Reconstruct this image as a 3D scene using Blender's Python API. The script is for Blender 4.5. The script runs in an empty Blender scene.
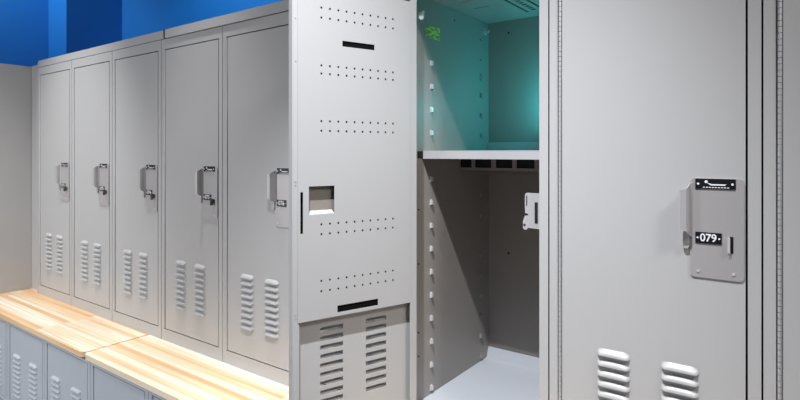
import bpy, math, random
from mathutils import Vector, Matrix
random.seed(7)
PI = math.pi
K = 0.75            # drawing units -> metres (lockers 18 in wide, 54 in tall on an 18 in base)
Z0 = 0.147          # floor lies 0.147 drawing units below zero
C = bpy.context.scene.collection
scene = bpy.context.scene

# ---------------------------------------------------------------- camera
cam_d = bpy.data.cameras.new('camera')
cam = bpy.data.objects.new('camera', cam_d); C.objects.link(cam)
cam.location = (0, -1.8*K, (1.6+Z0)*K)
cam.rotation_euler = (PI/2, 0, math.radians(36.28))
cam_d.sensor_width = 36; cam_d.lens = 541.4/800*36
cam_d.shift_y = -47.28/800
cam_d.clip_start = .02
scene.camera = cam

# ---------------------------------------------------------------- world, lights, exposure
w = bpy.data.worlds.new('world'); scene.world = w; w.use_nodes = True
bg = w.node_tree.nodes['Background']
bg.inputs[0].default_value = (.80, .88, 1.0, 1); bg.inputs[1].default_value = 0.07

def lamp(name, kind, loc, energy, color=(1, 1, 1), size=.05, target=None, spot=60, blend=.5):
    d = bpy.data.lights.new(name, kind); d.energy = energy; d.color = color
    if kind == 'SPOT':
        d.spot_size = math.radians(spot); d.spot_blend = blend; d.shadow_soft_size = size
    elif kind == 'AREA':
        d.shape = 'DISK'; d.size = size
    else:
        d.shadow_soft_size = size
    o = bpy.data.objects.new(name, d); C.objects.link(o)
    o.location = (loc[0]*K, loc[1]*K, (loc[2]+Z0)*K)
    if target:
        v = Vector(((target[0]-loc[0]), (target[1]-loc[1]), (target[2]-loc[2])))
        o.rotation_euler = v.to_track_quat('-Z', 'Y').to_euler()
    return o
LIGHTS = [
 ('ceiling_spot', 'SPOT', (-.64, -1.4, 3.95), 435, (.93, .96, 1), .02, (-1.05, -.38, .25), 60, 1),
 ('fill_light', 'AREA', (1.3, -.85, 3.3), 22, (1, .97, .95), .4, (-1.3, -.3, 1.4)),  # unseen fill, added to brighten the open door's inner panel
 ('ceiling_spot', 'SPOT', (-4.2, -.62, 4.5), 170, (1, .97, .93), .05, (-4.3, -.30, .46), 46, 1),
 ('ceiling_spot', 'SPOT', (-4.35, -1.7, 4.5), 185, (.97, 1, .99), .05, (-4.2, -.05, .7), 43, 1),
 ('ceiling_spot', 'SPOT', (-2.7, -.40, 4.5), 250, (1, .98, .95), .05, (-2.6, -.38, .46), 34, 1),
 ('fill_light', 'AREA', (-3.9, -3.4, 1.5), 36, (.97, .98, 1), .8, (-3.6, -.4, .1)),  # unseen low fill, added for the bench base and left doors
 ('wall_fill', 'SPOT', (-6.3, -.6, 4.5), 115, (.9, .97, 1), .2, (-6.85, .6, 2.9), 90, 1),  # unseen lamp added to brighten the left wall and pier front
 ('wall_fill', 'SPOT', (-3.6, .35, 4.6), 125, (.9, .95, 1), .2, (-4.3, 1.4, 3.0), 80, 1),  # unseen lamp added to brighten the blue back wall
 ('locker_glow', 'POINT', (-.86, .61, 1.81), 1.9, (.07, .85, .97), .02),
]
for L in LIGHTS: lamp(*L)

scene.view_settings.view_transform = 'Standard'
scene.view_settings.look = 'None'
scene.view_settings.exposure = 0.0
scene.view_settings.gamma = 1
scene.view_settings.use_curve_mapping = False

# ---------------------------------------------------------------- materials
def mat(name, col, rough=.5, metal=0, bump=0, bscale=200, var=0, spec=.5, emit=None, estr=0):
    m = bpy.data.materials.new(name); m.use_nodes = True
    nt = m.node_tree; b = nt.nodes['Principled BSDF']
    b.inputs['Base Color'].default_value = (*col, 1)
    b.inputs['Roughness'].default_value = rough
    b.inputs['Metallic'].default_value = metal
    b.inputs['Specular IOR Level'].default_value = spec
    tc = nt.nodes.new('ShaderNodeTexCoord')
    if bump or var:
        n = nt.nodes.new('ShaderNodeTexNoise'); n.inputs['Scale'].default_value = bscale
        nt.links.new(tc.outputs['Object'], n.inputs['Vector'])
        if bump:
            bp = nt.nodes.new('ShaderNodeBump'); bp.inputs['Strength'].default_value = bump
            bp.inputs['Distance'].default_value = .001
            nt.links.new(n.outputs['Fac'], bp.inputs['Height']); nt.links.new(bp.outputs[0], b.inputs['Normal'])
        if var:
            r = nt.nodes.new('ShaderNodeMapRange')
            r.inputs['To Min'].default_value = 1-var; r.inputs['To Max'].default_value = 1+var
            mx = nt.nodes.new('ShaderNodeVectorMath'); mx.operation = 'SCALE'
            mx.inputs[0].default_value = col
            nt.links.new(n.outputs['Fac'], r.inputs['Value']); nt.links.new(r.outputs[0], mx.inputs['Scale'])
            nt.links.new(mx.outputs[0], b.inputs['Base Color'])
    if emit:
        b.inputs['Emission Color'].default_value = (*emit, 1); b.inputs['Emission Strength'].default_value = estr
    return m
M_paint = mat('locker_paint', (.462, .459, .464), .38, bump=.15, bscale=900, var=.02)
M_inner = mat('locker_paint_shaded', (.31, .285, .265), .45, bump=.1, bscale=700, var=.03)  # same locker paint, with the interior's shade put into a darker colour
M_base = mat('bench_locker_paint_cool_shade', (.48, .52, .575), .35, bump=.15, bscale=900, var=.02)  # bluish fill light of the shaded base is put into this colour
M_steel = mat('brushed_steel', (.50, .475, .485), .38, .35, bump=.1, bscale=300, var=.05)
M_pull = mat('satin_steel', (.44, .43, .44), .5, .2, var=.04)
M_bright = mat('zinc', (.75, .76, .78), .35, .4, var=.05)
M_hinge = mat('hinge_steel', (.50, .50, .52), .45, .35, var=.06)
M_dark = mat('black_plastic', (.008, .008, .012), .35, var=.1)
M_hole = mat('black_parts_and_shade', (.012, .012, .012), .8, var=.1)  # black for dark parts and for shade painted in holes and gaps
M_black = mat('matt_black', (.004, .004, .004), .9, spec=.1, var=.1)
M_white = mat('white_lettering', (.85, .86, .88), .5, var=.02)
M_knob = mat('dark_key', (.16, .15, .13), .35, .7, var=.1)
M_led = mat('teal_lamp', (.1, .6, .5), .4, emit=(.10, .95, .80), estr=6)

def wall_mat(name, col, rough=.7):
    return mat(name, col, rough, bump=.25, bscale=120, var=.04)
M_blue = wall_mat('blue_wall_paint', (.0, .155, .52))
M_floor = mat('floor_vinyl', (.22, .22, .23), .4, bump=.1, bscale=60, var=.15)

def wood_mat(seed):
    m = bpy.data.materials.new('butcher_block_maple'); m.use_nodes = True
    nt = m.node_tree; b = nt.nodes['Principled BSDF']; L = nt.links.new
    tc = nt.nodes.new('ShaderNodeTexCoord')
    mp = nt.nodes.new('ShaderNodeMapping'); mp.inputs['Location'].default_value = (seed*1.37, seed*.61, 0)
    L(tc.outputs['Object'], mp.inputs['Vector'])
    br = nt.nodes.new('ShaderNodeTexBrick')
    br.offset = .37; br.offset_frequency = 2
    br.inputs['Scale'].default_value = 1
    br.inputs['Brick Width'].default_value = 2.3; br.inputs['Row Height'].default_value = .030
    br.inputs['Mortar Size'].default_value = .0004
    br.inputs['Color1'].default_value = (0, 0, 0, 1); br.inputs['Color2'].default_value = (1, 1, 1, 1)
    br.inputs['Mortar'].default_value = (.4, .4, .4, 1)
    L(mp.outputs[0], br.inputs['Vector'])
    cr = nt.nodes.new('ShaderNodeValToRGB')
    e = cr.color_ramp.elements
    e[0].position = 0; e[0].color = (.80, .52, .28, 1)
    e[1].position = 1; e[1].color = (.93, .88, .77, 1)
    for p, c in ((.22, (.86, .63, .40)), (.45, (.90, .74, .53)), (.7, (.92, .83, .68))):
        q = e.new(p); q.color = (*c, 1)
    L(br.outputs['Color'], cr.inputs[0])
    st = nt.nodes.new('ShaderNodeMapping'); st.inputs['Scale'].default_value = (.5, 22, 8)
    L(mp.outputs[0], st.inputs['Vector'])
    n = nt.nodes.new('ShaderNodeTexNoise'); n.inputs['Scale'].default_value = 2.2; n.inputs['Detail'].default_value = 6
    L(st.outputs[0], n.inputs['Vector'])
    r2 = nt.nodes.new('ShaderNodeValToRGB')
    r2.color_ramp.elements[0].position = .33; r2.color_ramp.elements[0].color = (.80, .62, .42, 1)
    r2.color_ramp.elements[1].position = .56; r2.color_ramp.elements[1].color = (1, 1, 1, 1)
    L(n.outputs['Fac'], r2.inputs[0])
    mx = nt.nodes.new('ShaderNodeMix'); mx.data_type = 'RGBA'; mx.blend_type = 'MULTIPLY'
    mx.inputs[0].default_value = .8
    L(cr.outputs[0], mx.inputs[6]); L(r2.outputs[0], mx.inputs[7])
    L(mx.outputs[2], b.inputs['Base Color'])
    b.inputs['Roughness'].default_value = .32
    return m

def sticker_mat():
    m = bpy.data.materials.new('green_sticker'); m.use_nodes = True
    nt = m.node_tree; b = nt.nodes['Principled BSDF']; L = nt.links.new
    tc = nt.nodes.new('ShaderNodeTexCoord'); n = nt.nodes.new('ShaderNodeTexNoise')
    mp = nt.nodes.new('ShaderNodeMapping'); mp.inputs['Scale'].default_value = (1, .5, 1.6)
    L(tc.outputs['Object'], mp.inputs[0]); L(mp.outputs[0], n.inputs['Vector'])
    n.inputs['Scale'].default_value = 90
    cr = nt.nodes.new('ShaderNodeValToRGB')
    cr.color_ramp.elements[0].position = .40; cr.color_ramp.elements[0].color = (.25, .34, .07, 1)
    cr.color_ramp.elements[1].position = .52; cr.color_ramp.elements[1].color = (.60, .74, .20, 1)
    L(n.outputs['Fac'], cr.inputs[0]); L(cr.outputs[0], b.inputs['Base Color'])
    b.inputs['Roughness'].default_value = .5
    return m
M_sticker = sticker_mat()

# ---------------------------------------------------------------- mesh builder (drawing units)
class MB:
    def __init__(s): s.v = []; s.f = []; s.m = []; s.sm = []
    def add(s, vs, fs, mi=0, smooth=False):
        o = len(s.v); s.v += [tuple(p) for p in vs]
        for f in fs: s.f.append(tuple(i+o for i in f)); s.m.append(mi); s.sm.append(smooth)
    def box(s, x0, x1, y0, y1, z0, z1, mi=0):
        vs = [(x, y, z) for x in (x0, x1) for y in (y0, y1) for z in (z0, z1)]
        s.add(vs, [(0, 1, 3, 2), (4, 6, 7, 5), (0, 4, 5, 1), (2, 3, 7, 6), (0, 2, 6, 4), (1, 5, 7, 3)], mi)
    def prism(s, pts, a0, a1, axis='y', mi=0, smooth=False):
        # pts: outline in the two other axes (x,z for y; y,z for x; x,y for z)
        n = len(pts)
        def P(p, a):
            return {'y': (p[0], a, p[1]), 'x': (a, p[0], p[1]), 'z': (p[0], p[1], a)}[axis]
        vs = [P(p, a0) for p in pts] + [P(p, a1) for p in pts]
        s.add(vs, [tuple(range(n)), tuple(range(2*n-1, n-1, -1))], mi)
        s.add(vs, [(i, i+n, (i+1) % n+n, (i+1) % n) for i in range(n)], mi, smooth)
    def cyl(s, p, r, a0, a1, axis='y', n=12, mi=0, smooth=True):
        s.prism([(p[0]+r*math.cos(2*PI*i/n), p[1]+r*math.sin(2*PI*i/n)) for i in range(n)], a0, a1, axis, mi, smooth)
    def sheet(s, x0, x1, z0, z1, y0, y1, holes=(), plane='y', mi=0):
        # a plate of thickness y0..y1 with rectangular holes (xa, xb, za, zb)
        xs = sorted({round(v, 5) for v in [x0, x1]+[h[i] for h in holes for i in (0, 1)]})
        zs = sorted({round(v, 5) for v in [z0, z1]+[h[i] for h in holes for i in (2, 3)]})
        nx, nz = len(xs)-1, len(zs)-1
        solid = [[True]*nz for _ in range(nx)]
        for i in range(nx):
            cx = (xs[i]+xs[i+1])/2
            hs = [h for h in holes if h[0] < cx < h[1]]
            for j in range(nz):
                cz = (zs[j]+zs[j+1])/2
                if any(h[2] < cz < h[3] for h in hs): solid[i][j] = False
        def P(x, y, z):
            return {'y': (x, y, z), 'x': (y, x, z), 'z': (x, z, y)}[plane]
        idx = {}
        vs = []; fs = []
        def V(i, j, k):
            if (i, j, k) not in idx:
                idx[(i, j, k)] = len(vs); vs.append(P(xs[i], (y0, y1)[k], zs[j]))
            return idx[(i, j, k)]
        for i in range(nx):
            for j in range(nz):
                if not solid[i][j]: continue
                fs.append((V(i, j, 0), V(i+1, j, 0), V(i+1, j+1, 0), V(i, j+1, 0)))
                fs.append((V(i, j, 1), V(i, j+1, 1), V(i+1, j+1, 1), V(i+1, j, 1)))
                for di, dj, a, b in ((-1, 0, (i, j), (i, j+1)), (1, 0, (i+1, j), (i+1, j+1)), (0, -1, (i, j), (i+1, j)), (0, 1, (i, j+1), (i+1, j+1))):
                    ii, jj = i+di, j+dj
                    if 0 <= ii < nx and 0 <= jj < nz and solid[ii][jj]: continue
                    fs.append((V(*a, 0), V(*b, 0), V(*b, 1), V(*a, 1)))
        s.add(vs, fs, mi)
    def louver(s, x0, x1, ztop, h=.0205, D=.0145, y=0, mi=0):
        # pressed hood, closed at the top and the ends, open below
        nu, nv = 14, 6; vs = []; W = x1-x0; R = h*1.6
        for j in range(nv+1):
            t = j/nv
            for i in range(nu+1):
                u = i/nu; u = .5-.5*math.cos(PI*u) if 0 < u < 1 else u
                e = min(u, 1-u)*W
                dz = t*h
                # rounded upper corners
                q = 1.0
                if e < R:
                    k = math.sqrt(max(0, 1-((R-e)/R)**2))
                    top = h*(1-k)*.9
                    q = 0 if dz <= top else (dz-top)/(h-top)
                else:
                    q = t
                prof = math.sin(min(1, q*1.25)*PI/2)
                endf = min(1, e/(h*.35))
                vs.append((x0+u*W, y-.0006-D*prof*endf, ztop-dz))
        fs = [(j*(nu+1)+i, j*(nu+1)+i+1, (j+1)*(nu+1)+i+1, (j+1)*(nu+1)+i) for j in range(nv) for i in range(nu)]
        s.add(vs, fs, mi, True)
        # thin lip so the hood has a thickness at its mouth
        lip = [(vs[nv*(nu+1)+i]) for i in range(nu+1)]
        l2 = [(p[0], min(y, p[1]+.0018), p[2]+.001) for p in lip]
        s.add(lip+l2, [(i, i+1, nu+2+i, nu+1+i) for i in range(nu)], mi)
    def tube(s, pts, r, n=8, mi=0):
        pts = [Vector(p) for p in pts]; vs = []
        for i, p in enumerate(pts):
            a = pts[max(0, i-1)]; b = pts[min(len(pts)-1, i+1)]
            d = (b-a).normalized(); up = Vector((0, 0, 1)) if abs(d.z) < .9 else Vector((1, 0, 0))
            e1 = d.cross(up).normalized(); e2 = d.cross(e1)
            for k in range(n):
                vs.append(p+r*(math.cos(2*PI*k/n)*e1+math.sin(2*PI*k/n)*e2))
        m = len(pts)
        fs = [(i*n+k, i*n+(k+1) % n, (i+1)*n+(k+1) % n, (i+1)*n+k) for i in range(m-1) for k in range(n)]
        s.add(vs, fs, mi, True)
        s.add(vs, [tuple(range(n)), tuple(range((m-1)*n, m*n))], mi)
    def text(s, txt, cx, cz, size, y, mi=0, xs=1.0, shear=0):
        cu = bpy.data.curves.new('lettering', 'FONT'); cu.body = txt; cu.size = size; cu.align_x = 'CENTER'; cu.align_y = 'CENTER'
        cu.offset = size*.018; cu.shear = shear
        o = bpy.data.objects.new('lettering', cu); C.objects.link(o)
        dg = bpy.context.evaluated_depsgraph_get(); me = bpy.data.meshes.new_from_object(o.evaluated_get(dg))
        vs = [(cx+v.co.x*xs, y, cz+v.co.y) for v in me.vertices]
        s.add(vs, [tuple(p.vertices) for p in me.polygons], mi)
        bpy.data.objects.remove(o); bpy.data.curves.remove(cu); bpy.data.meshes.remove(me)
    def mesh(s, name, mats):
        me = bpy.data.meshes.new(name)
        me.from_pydata([(x*K, y*K, z*K) for x, y, z in s.v], [], s.f)
        if not isinstance(mats, (list, tuple)): mats = [mats]
        for m in mats: me.materials.append(m)
        me.polygons.foreach_set('material_index', s.m); me.polygons.foreach_set('use_smooth', s.sm)
        me.update()
        import bmesh
        bm = bmesh.new(); bm.from_mesh(me); bmesh.ops.recalc_face_normals(bm, faces=bm.faces); bm.to_mesh(me); bm.free()
        return me
    def build(s, name, mats, parent=None, bevel=0, loc=(0, 0, 0), seg=2, label=None):
        o = bpy.data.objects.new(name, s.mesh(name, mats)); C.objects.link(o)
        if parent: o.parent = parent; o.location = [c*K for c in loc]
        else: o.location = (loc[0]*K, loc[1]*K, (loc[2]+Z0)*K)
        if bevel:
            b = o.modifiers.new('bevel', 'BEVEL'); b.width = bevel*K; b.segments = seg; b.limit_method = 'ANGLE'; b.angle_limit = .7
        if label: o['label'] = label
        return o
def tag(o, label=None, cat=None, group=None, kind=None):
    if label: o['label'] = label
    if cat: o['category'] = cat
    if group: o['group'] = group
    if kind: o['kind'] = kind
    return o
def empty(name, x, y, z):
    o = bpy.data.objects.new(name, None); C.objects.link(o); o.location = (x*K, y*K, (z+Z0)*K)
    o.empty_display_size = .05
    return o
def copy_tree(o, parent=None, skip=()):
    c = o.copy(); C.objects.link(c)
    if parent: c.parent = parent
    for ch in list(o.children):
        if ch.name.split('.')[0] in skip: continue
        copy_tree(ch, c, skip)
    return c

# ---------------------------------------------------------------- the room
def struct(b, name, m):
    return tag(b.build(name, m), kind='structure')
b = MB(); b.box(-7.0, 3.0, -4.5, 1.6, -.247, -.147); struct(b, 'floor', M_floor)
b = MB(); b.box(-7.0, 3.0, 1.4, 1.55, -.147, 4.75); struct(b, 'wall_back', M_blue)
b = MB(); b.box(-7.02, -6.87, -4.5, 1.4, -.147, 4.75); struct(b, 'wall_left', M_blue)
b = MB(); b.box(-6.87, -6.41, .8, 1.4, -.147, 4.75); struct(b, 'wall_corner_pier', M_blue)

# ---------------------------------------------------------------- locker geometry
P_ = .60966; S0 = -.07812; ZB = .46258
W = P_-.003
HL, HR = .03942, P_-.03546            # door left (hinge) and right edges, from the left seam
DZ0, DZ1 = .0765, 1.7577              # door bottom and top above the bench
HT = 1.8244; DEP = .7425
X1, X2 = (.1635, .2635), (.3535, .4545)   # louver columns
GAP = .006
LZ = [.968-ZB-.0328*i for i in range(9)]

def body_mesh(open_=False):
    b = MB(); th = .0031
    x0, x1 = .0024, P_-.0024
    b.box(x0, HL-.008, 0, .012, 0, HT)             # left stile
    b.box(HR+.0016, x1, 0, .012, 0, HT)            # right stile
    b.box(HL-.008, HR+.0016, 0, .012, 0, DZ0-GAP)  # bottom rail
    b.box(HL-.008, HR+.0016, 0, .012, DZ1+GAP, HT) # top rail
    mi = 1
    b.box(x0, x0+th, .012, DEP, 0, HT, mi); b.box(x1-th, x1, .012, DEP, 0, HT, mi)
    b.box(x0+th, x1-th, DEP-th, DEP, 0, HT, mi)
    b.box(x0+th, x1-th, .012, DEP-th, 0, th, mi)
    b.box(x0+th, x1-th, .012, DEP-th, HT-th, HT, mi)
    return b

def door_mesh(w, z0, z1, lz, x1, x2, t=.03):
    """door in its own frame: x from the hinge edge, y into the locker, z up"""
    b = MB()
    holes = [(c[0]+.004, c[1]-.004, z-.0205, z-.003) for c in (x1, x2) for z in lz]
    b.sheet(.0075, w, z0, z1, 0, .0025, holes)
    b.box(.0075, .010, .0025, t, z0, z1); b.box(w-.0025, w, .0025, t, z0, z1)
    b.box(.0025, w-.0025, .0025, t, z0, z0+.0025); b.box(.0025, w-.0025, .0025, t, z1-.0025, z1)
    for c in (x1, x2):
        for z in lz: b.louver(c[0], c[1], z)
    return b

def hinge_mesh(z0, z1, x=0, y=-.0005, r=.0052, L=.0169):
    b = MB(); z = z0
    while z < z1-.003:
        b.cyl((x, y), r, z+.0018, min(z+L, z1), 'z', 8)
        z += L
    b.cyl((x, y+.001), r*.5, z0, z1, 'z', 8)
    b.box(x-.0015, x+.010, .004, .006, z0, z1)
    return b

# lock hardware, x measured from the hinge edge of the door, z above the bench
PX0, PX1, PZ0, PZ1 = P_-.1775-HL, P_-.0415-HL, 1.236-ZB, 1.5255-ZB
def rrect(x0, x1, z0, z1, r, n=4):
    pts = []
    for cx, cz, a0 in ((x1-r, z1-r, 0), (x0+r, z1-r, 90), (x0+r, z0+r, 180), (x1-r, z0+r, 270)):
        for k in range(n+1):
            a = math.radians(a0+90*k/n); pts.append((cx+r*math.cos(a), cz+r*math.sin(a)))
    return pts
def lock_hardware(door, number, knob=True):
    b = MB(); b.prism(rrect(PX0, PX1, PZ0, PZ1, .012), -.004, 0)
    b.build('lock_plate', M_steel, door, bevel=.0012, label='brushed steel plate')
    for x, z in ((PX0+.021, PZ0+.018), (PX1-.026, PZ0+.018)):
        s = MB(); s.cyl((x, z), .0035, -.0065, -.004, 'y', 10); s.build('screw', M_bright, door)
    # name plate: black with two rivets and a light emblem
    x0, x1, z0, z1 = PX0+.014, PX1-.021, PZ1-.0305, PZ1-.001
    n = MB(); n.box(x0, x1, -.0065, -.004, z0, z1, 0)
    for x in (x0+.0075, x1-.0075): n.cyl((x, (z0+z1)/2), .0032, -.009, -.0065, 'y', 10, 1)
    cx = x0+.028; cz = z0+.021
    n.cyl((cx, cz), .0042, -.0072, -.0065, 'y', 12, 1)
    n.prism([(cx+.001, cz-.003), (cx+.012, cz-.0105), (cx+.047, cz-.0105), (cx+.051, cz-.0065), (cx+.014, cz-.0065)], -.0072, -.0065, 'y', 1)
    for k in range(9):
        n.box(x0+.020+k*.0075, x0+.0253+k*.0075, -.0071, -.0065, z0+.0035, z0+.0058, 1)
    n.build('name_plate', [M_dark, M_white], door, label='black plate with white emblem')
    # number tag
    x0, x1, z0, z1 = PX0+.014, PX0+.081, 1.336-ZB, 1.3685-ZB
    t = MB(); t.box(x0, x1, -.0065, -.004, z0, z1, 0)
    cz = (z0+z1)/2
    for x in (x0+.006, x1-.006): t.cyl((x, cz), .0026, -.0075, -.0065, 'y', 10, 1)
    t.text(number, (x0+x1)/2, cz, .031, -.0072, 1, xs=.92)
    t.build('number_tag', [M_dark, M_white], door, label='black tag with white number '+number)
    # pull: a fin bent out of the plate's hinge-side edge, chamfered at both ends
    h = MB(); zt, zm = 1.512-ZB, 1.352-ZB
    prof = [(PX0+.004, -.004), (PX0-.001, -.010), (PX0-.003, -.026), (PX0-.008, -.034), (PX0-.024, -.037)]
    ins = [0, .002, .010, .017, .020]
    def wall(p, z_hi, z_lo):
        vs = []; n_ = len(p)
        for (x, y), i in zip(p, ins):
            vs += [(x, y, z_hi-i), (x, y, z_lo+i*1.1)]
        vs += [(v[0]+.0025, v[1]-.0012, v[2]) for v in vs]
        m_ = 2*n_; fs = []
        for k in range(n_-1):
            a = 2*k
            fs += [(a, a+2, a+3, a+1), (m_+a, m_+a+1, m_+a+3, m_+a+2), (a, m_+a, m_+a+2, a+2), (a+1, a+3, m_+a+3, m_+a+1)]
        fs += [(0, 1, m_+1, m_), (m_-2, m_*2-2, m_*2-1, m_-1)]
        h.add(vs, fs, 0, False)
    wall(prof, zt, zm)
    # hooked tail under the pull
    h.prism([(PX0-.001, zm+.012), (PX0-.001, zm-.028), (PX0-.006, zm-.034), (PX0-.016, zm-.034), (PX0-.019, zm-.028), (PX0-.019, zm+.016)], -.012, -.003)
    h.build('pull_handle', M_pull, door, label='bent steel pull')
    if knob is True:
        k = MB(); kx = PX0+.103; kz = 1.333-ZB
        k.cyl((kx, kz), .013, -.010, -.004, 'y', 14)
        k.prism(rrect(kx-.004, kx+.004, kz-.022, kz+.014, .003), -.026, -.010)
        k.build('key', M_knob, door, label='dark key in its lock')
    elif knob == 'slot':
        k = MB(); kx0, kx1 = PX0+.096, PX0+.109; kz0, kz1 = 1.314-ZB, 1.361-ZB
        k.box(kx0+.004, kx1, -.0055, -.004, kz0, kz1, 0)
        k.prism(rrect(kx0, kx0+.006, kz0+.001, kz1-.003, .002), -.013, -.004, 'y', 1)
        k.prism(rrect(kx0+.004, kx0+.007, kz0-.014, kz0+.002, .001), -.006, -.004, 'y', 1)
        k.build('lock_slot', [M_dark, M_bright], door, label='dark key slot with bright tab')

body_cl = body_mesh().mesh('body', [M_paint, M_inner])
dw = HR-HL-.004
door_me = door_mesh(dw, DZ0, DZ1, LZ, tuple(v-HL for v in X1), tuple(v-HL for v in X2)).mesh('door', M_paint)
hinge_me = hinge_mesh(DZ0, DZ1).mesh('hinge', M_hinge)

def part(name, me, parent, loc=(0, 0, 0)):
    o = bpy.data.objects.new(name, me); C.objects.link(o); o.parent = parent; o.location = [c*K for c in loc]
    return o
def closed_locker(right_seam_k, number, label, knob):
    x = S0+(right_seam_k-1)*P_
    t = tag(empty('locker', x, 0, ZB), label, 'locker', 'tall grey lockers standing in a row on the base')
    part('body', body_cl, t)
    d = part('door', door_me, t, (HL, 0, 0))
    part('hinge', hinge_me, d)
    lock_hardware(d, number, knob)
    return t
L_ = {
 0: ('079', 'large closed grey locker with steel plate and number tag 079, right of the open locker', 'slot'),
 1: ('080', 'closed grey locker cut off by the right picture edge, only hinge and door edge seen', 'slot'),
 -2: ('077', 'closed grey locker hidden behind the swung open perforated door', True),
 -3: ('076', 'closed grey locker directly left of the swung open door, its plate touching that edge', 'none'),
 -4: ('075', 'closed grey locker second left of the open door, just right of the top trim joint', True),
 -5: ('074', 'closed grey locker in the middle of the left row, beside the trim joint', True),
 -6: ('073', 'closed grey locker second from the far corner filler at the left end', True),
 -7: ('072', 'narrowest looking closed grey locker, beside the plain corner filler at the far left', True)}
for k, (num, lab, kn) in L_.items(): closed_locker(k, num, lab, kn)

# ---------------------------------------------------------------- the open locker
XO = S0-2*P_
t = tag(empty('locker', XO, 0, ZB), 'open grey locker with perforated door swung left and teal glow above its shelf', 'locker', None)
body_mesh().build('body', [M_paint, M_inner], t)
# front uprights inside the two sides
for sx in (0, 1):
    b = MB(); xa = .0055 if sx == 0 else P_-.0095
    b.box(xa, xa+.004, .012, .030, .0846, HT-.02)
    b.build('side_upright', M_inner, t)
# inner ceiling with its vent slots
cz = 2.26852-ZB
def gx(x): return x-XO
holes = [(gx(-1.038), gx(-1.026), .27, .64), (gx(-.960), gx(-.948), .27, .64),
         (gx(-1.212), gx(-1.13), .425, .432), (gx(-1.212), gx(-1.13), .30, .307),
         (gx(-1.2035), gx(-1.1955), .60, .609), (gx(-1.245), gx(-1.237), .655, .664)]
holes += [(gx(-1.006), gx(-.982), .29+.034*i, .308+.034*i) for i in range(10)]
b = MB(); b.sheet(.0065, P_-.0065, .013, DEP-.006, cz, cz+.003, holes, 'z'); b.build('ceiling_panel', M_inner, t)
b = MB()
b.box(gx(-1.045), gx(-.94), .25, .66, cz+.0035, cz+.006); b.build('vent_cover', M_hole, t)
# floor pan with upturned rear lip
fz = .54718-ZB
b = MB(); b.box(.0065, P_-.0065, .016, DEP-.03, fz-.012, fz)
b.prism([(DEP-.03, fz), (DEP-.026, fz), (DEP-.006, fz+.050), (DEP-.010, fz+.050)], .0065, P_-.0065, 'x')
b.box(.010, .014, DEP-.05, DEP-.047, fz, fz+.001)
b.build('floor_pan', mat('floor_pan_paint', (.50, .52, .56), .35, var=.02), t, label='pale floor pan')
# shelf
sz0, sz1 = 1.574-ZB, 1.6085-ZB
b = MB()
b.box(.010, P_-.010, .118, DEP-.03, sz1-.004, sz1)
b.box(.010, P_-.010, .118, .122, sz0, sz1-.004)
b.box(.010, P_-.010, .122, .135, sz0, sz0+.004)
b.box(.010, P_-.010, DEP-.034, DEP-.03, sz1, 1.652-ZB)
b.box(.010, .013, .122, DEP-.03, sz0, sz1-.004); b.box(P_-.013, P_-.010, .122, DEP-.03, sz0, sz1-.004)
b.build('shelf', mat('shelf_paint', (.50, .50, .51), .35, var=.02), t, bevel=.001, label='pale steel shelf')
b = MB(); b.box(.0058, .0115, .085, .117, sz0+.003, sz1-.002); b.build('shelf_bracket', M_hole, t)
# rail with square windows hung under the shelf
yr = .43; rz0, rz1 = 1.5135-ZB, 1.590-ZB
wins = [(gx(a), gx(c), 1.531-ZB, 1.575-ZB) for a, c in ((-1.284, -1.224), (-1.2054, -1.1235), (-1.10, -1.0195), (-1.0, -.916), (-.897, -.812), (-.793, -.712))]
b = MB(); b.sheet(.008, P_-.008, rz0, rz1, yr, yr+.004, wins)
b.box(.008, P_-.008, yr, yr+.035, rz0, rz0+.003)
b.sheet(.008, P_-.008, rz0, rz1, yr+.035, yr+.037, ())
b.build('slotted_rail', M_inner, t, label='slotted rail under the shelf')
b = MB(); b.box(.010, P_-.010, yr+.006, yr+.010, rz0+.004, rz1-.002); b.build('rail_shade_sheet', M_hole, t)  # black sheet painting the shade inside the rail windows
# shelf clips: two columns on each side wall
clipZ = [.574+.1012*i for i in range(15)]
def clip_mb(side, front):
    b = MB(); s_ = 1 if side == 0 else -1
    x = .0055 if side == 0 else P_-.0055
    a = [x, x+s_*.003]; b.box(min(a), max(a), -.008, .008, -.012, .012, 0)
    a = [x+s_*.003, x+s_*.010]; 
    b.prism([(-.006, -.010), (.006, -.010), (.006, .006), (.003, .010), (-.006, .010)], min(a), max(a), 'x', 0)
    a = [x+s_*.0025, x+s_*.0035]; b.box(min(a), max(a), .008, .011, -.016, -.002, 1)
    return b
cm = {}
for side in (0, 1):
    for front in (1, 0):
        me = clip_mb(side, front).mesh('shelf_clip', [M_bright if front else M_inner, M_hole])
        for z in clipZ:
            if z > 2.0 and front: continue
            part('shelf_clip', me, t, (0, .188 if front else .647, z-ZB))
# black discs and bars painted as the dark of small holes; hook
def one(name, f, m, par, **k):
    b = MB(); f(b); return b.build(name, m, par, **k)
one('hole_disc', lambda b: b.cyl((.391, 2.2188-ZB), .0045, .0050, .0065, 'x', 10), M_hole, t)
for z in (2.192, 2.09, 1.99): one('slot', lambda b: b.box(.0052, .0065, .640, .652, z-.024-ZB, z-.019-ZB), M_hole, t)
for z in (1.36, 1.13, .84, .74): one('hole_disc', lambda b: b.cyl((.090, z-ZB), .003, .0050, .0100, 'x', 8), M_hole, t)
for z in (2.2076, 1.091): one('hole_disc', lambda b: b.cyl((gx(-1.18), z-ZB), .0055, DEP-.0052, DEP-.004, 'y', 10), M_hole, t)
b = MB(); b.box(.0055, .009, .678, .71, 2.205-ZB, 2.235-ZB)
b.tube([(.009, .694, 2.228-ZB), (.022, .685, 2.215-ZB), (.036, .675, 2.209-ZB), (.044, .670, 2.217-ZB)], .004)
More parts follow.
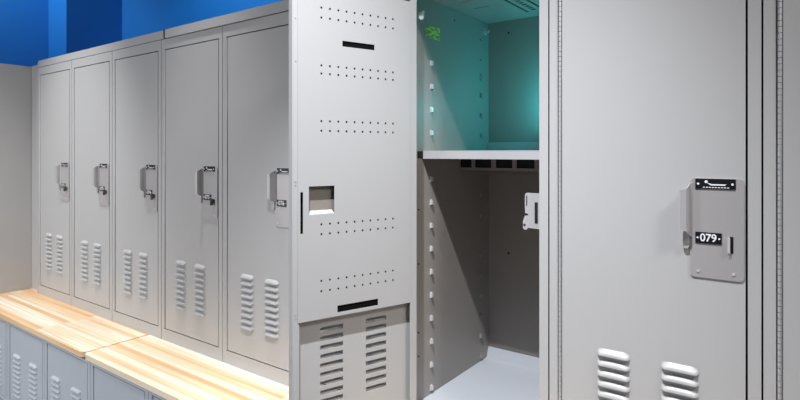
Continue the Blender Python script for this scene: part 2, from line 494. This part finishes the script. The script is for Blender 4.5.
b.build('coat_hook', M_bright, t, label='small metal coat hook')
# sticker
b = MB(); b.box(.0056, .0064, .150, .262, 2.100-ZB, 2.156-ZB); b.build('sticker', M_sticker, t, label='green printed sticker')
# door catch at upper hinge side
b = MB(); b.prism([(.040, .0), (.062, .006), (.058, -.026), (.048, -.030), (.040, -.020)], .03, .04, 'y'); b.build('door_stop', M_white, t, loc=(-.004, .02, 2.178-ZB), label='small white corner stop')
# strike plate on the right jamb
b = MB(); zA, zB_ = 1.3255-ZB, 1.4575-ZB; xr = gx(-.724); xl = gx(-.783)
b.prism([(xr, zB_), (xl+.006, zB_), (xl+.001, zB_-.006), (xl, zB_-.028), (xl+.001, zA+.060), (xl+.012, zA+.058),
         (xl+.012, zA+.052), (xl, zA+.050), (xl-.007, zA+.030), (xl-.007, zA+.006), (xl-.001, zA), (xl+.008, zA+.002), (xl+.012, zA+.008), (xr, zA+.006)], .018, .022, 'y', 0)
b.box(xr-.0215, xr-.0105, .0165, .018, zA+.026, zB_-.032, 1)
b.box(xl+.006, xl+.009, .0165, .018, zB_-.045, zB_-.010, 1)
b.cyl((xl-.001, zA+.018), .004, .0165, .018, 'y', 10, 1)
b.build('strike_plate', [M_pull, M_dark], t, label='pale latch strike with dark slot')
# teal lamp on the right wall above the shelf
b = MB(); b.box(P_-.225, P_-.0065, .50, .735, 1.762-ZB, 1.767-ZB, 0); b.box(P_-.225, P_-.0065, .50, .504, 1.767-ZB, 1.842-ZB, 0)  # unseen tray and front lip, added to cut the glow low and forward
b.prism([(.62+.007*math.cos(2*PI*i/12), 1.777-ZB+.007*math.sin(2*PI*i/12)) for i in range(12)], P_-.20, P_-.0065, 'x', 1)
b.build('teal_light', [M_paint, M_led], t, label='small teal tube light')

# open door
dz0, dz1 = DZ0, DZ1
d = door_mesh(dw, dz0, dz1, LZ, tuple(v-HL for v in X1), tuple(v-HL for v in X2))
d.box(.0025, .034, .0285, .031, dz0, dz1); d.box(dw-.026, dw-.0025, .0285, .031, dz0, dz1)   # inner flanges
d.box(.034, dw-.026, .0285, .031, dz0, dz0+.02); 
d = d.build('door', M_paint, t, loc=(HL, 0, 0), label='open door seen from its perforated inner side')
d.rotation_euler = (0, 0, math.radians(-110))
part('hinge', hinge_me, d)
# inner pan with holes
pz0 = 1.006-ZB
holes = []
for zr in ((2.1185, 2.083), (1.912, 1.883), (1.713, 1.6785), (1.344, 1.309), (1.142, 1.105)):
    for z in zr:
        for i in range(10):
            x = .1164+(.4211-.1164)*i/9
            holes.append((x-.0036, x+.0036, z-ZB-.0036, z-ZB+.0036))
holes += [(.2002, .3368, 1.989-ZB, 2.010-ZB), (.184, .3572, 1.0185-ZB, 1.0435-ZB),
          (.3694, .4694, 1.381-ZB, 1.481-ZB), (.4915, .5015, 1.316-ZB, 1.462-ZB)]
b = MB(); b.sheet(.0345, dw-.020, pz0, dz1-.02, .0315, .0335, holes)
b.box(.0345, .0365, .006, .0315, pz0, dz1-.02)
b.build('inner_panel', M_paint, d, label='perforated inner panel')
# recess box behind the square window (the back of the lock)
b = MB(); b.sheet(.355, .485, 1.37-ZB, 1.495-ZB, .009, .012, ()); b.box(.4694, .4714, .012, .0315, 1.381-ZB, 1.481-ZB)
b.prism([(.0315, 1.381-ZB), (.012, 1.393-ZB), (.012, 1.381-ZB)], .3694, .4694, 'x', 1)
b.build('lock_recess', [mat('recess_paint', (.26, .235, .205), .5, var=.03), M_paint], d, label='tan recess behind the lock')
b = MB(); b.sheet(.05, .485, 1.012-ZB, 2.15-ZB, .0285, .0300, [(.355, .486, 1.37-ZB, 1.60-ZB)]); b.build('hole_shade_sheet', M_black, d)  # unseen black sheet, added to put shade in the panel holes
for q in ((.195, .345, 1.98, 2.02), (.18, .362, 1.012, 1.05), (.486, .507, 1.31, 1.468)):
    one('latch_bar', lambda b: b.box(q[0], q[1], .010, .018, q[2]-ZB, q[3]-ZB), M_black, d)
for z in (2.07, 1.92, 1.50, 1.488, 1.036, 1.024): one('rivet', lambda b: b.cyl((dw-.012, z-ZB), .0028, .031, .0325, 'y', 8), M_steel, d)
lock_hardware(d, '078', True)

# ---------------------------------------------------------------- top trim of the row
GC = 'grey trim lengths capping the lockers'
for (xa, xb, lab) in ((-4.955, -3.088, 'long grey trim length capping the far left lockers, up to the joint'),
                      (-3.076, -1.30, 'grey trim length right of the joint, running to the open door'),
                      (-1.294, .53, 'grey trim length above the open locker and locker 079')):
    b = MB(); b.prism([(-.007 if xa > -4 else 0, 0), (-.007 if xa > -4 else 0, .052), (.004, .0535 if xa < -4 else .0555), (DEP, .0535), (DEP, 0)], 0, xb-xa, 'x')
    tag(b.build('top_trim', M_paint, loc=(xa, 0, ZB+HT+.004)), lab, 'trim', GC)
b = MB(); b.box(-3.088, -3.076, -.009, .02, 0, .054); b.build('joint_shade_strip', M_hole, bpy.data.objects['top_trim'], loc=(4.955, 0, 0), label='dark strip painted as joint shade')  # black strip added as the shade inside the trim gap

# ---------------------------------------------------------------- corner filler and return panel
b = MB(); b.box(-5.184, -4.958, .035, DEP, 0, 2.326-ZB); 
b.box(-4.970, -4.958, .0, .035, 0, 2.326-ZB)
tag(b.build('corner_filler', M_paint, loc=(0, 0, ZB)), 'narrow plain grey filler strip in the corner, left of the last locker', 'panel')
b = MB(); b.box(-5.92, -5.187, -1.6, .60, -.147, 2.321); b.box(-5.92, -5.180, -1.6, -.006, 2.300, 2.3215)
tag(b.build('side_cabinet', M_paint), 'plain grey steel cabinet side at the left picture edge, square to the locker row', 'cabinet')

# ---------------------------------------------------------------- bench tops
GB = 'maple bench tops in front of the lockers'
for i, (xa, xb, lab) in enumerate(((-5.183, -3.276, 'long butcher block maple bench top at the far left, ending at the joint'),
                     (-3.2665, -1.36, 'brightly lit butcher block maple bench top right of the joint'),
                     (-1.357, .55, 'maple bench top below the open locker, out of the picture'))):
    b = MB(); th = .030; y0, y1 = -.388, DEP; L = xb-xa; R = .035
    pts = [(L, y1), (0, y1)]
    pts += [(R-R*math.cos(a), y0+R-R*math.sin(a)) for a in [PI/2*k/8 for k in range(9)]] if i else [(0, y0)]
    pts += [(L-R+R*math.sin(a), y0+R-R*math.cos(a)) for a in [PI/2*k/8 for k in range(9)]] if i < 1 else [(L, y0)]
    b.prism(pts, -th, 0, 'z')
    tag(b.build('bench_top', wood_mat(i+1.0), loc=(xa, 0, ZB), bevel=.008, seg=3), lab, 'bench top', GB)

# ---------------------------------------------------------------- bench base lockers
BP = .6165; YB = -.372; BH = .147+ZB-.045
bz1 = .147+.402; bz0 = .03
Lz = [.147+.230-.0328*i for i in range(9)]
b = MB(); x0, x1 = .0015, BP-.0015
b.box(x0, HL-.008, 0, .012, 0, BH); b.box(BP-.033, x1, 0, .012, 0, BH)
b.box(HL-.008, BP-.033, 0, .012, 0, bz0-.0035); b.box(HL-.008, BP-.033, 0, .012, bz1+.0035, BH)
b.box(x0, x0+.004, .012, 1.0, 0, BH); b.box(x1-.004, x1, .012, 1.0, 0, BH); b.box(x0, x1, .996, 1.0, 0, BH)
b.box(x0, x1, .012, .996, 0, .004)
bb = b.mesh('body', M_base)
bd = door_mesh(BP-.033-HL-.0045, bz0, bz1, Lz, (.077, .190), (.347, .462)).mesh('door', M_base)
bhm = hinge_mesh(bz0, bz1, r=.004).mesh('hinge', M_base)
xs0 = -3.176-HL
labs = {-3: 'blue grey base locker at far left under the bench, cut by the picture edge',
        -2: 'blue grey base locker under the long bench, its two louver columns both in full view',
        -1: 'blue grey base locker just left of the bench top joint',
        0: 'blue grey base locker just right of the bench top joint',
        1: 'blue grey base locker under the bench, second right of the joint, at the bottom edge',
        2: 'blue grey base locker in front of the open door, below the picture',
        3: 'blue grey base locker below the open locker, below the picture',
        4: 'blue grey base locker below locker 079, below the picture'}
for k, lab in labs.items():
    r = tag(empty('base_locker', xs0+(k)*BP, YB, -.147), lab, 'locker', 'blue grey base lockers under the bench')
    part('body', bb, r); dd = part('door', bd, r, (HL, 0, 0)); part('hinge', bhm, dd)
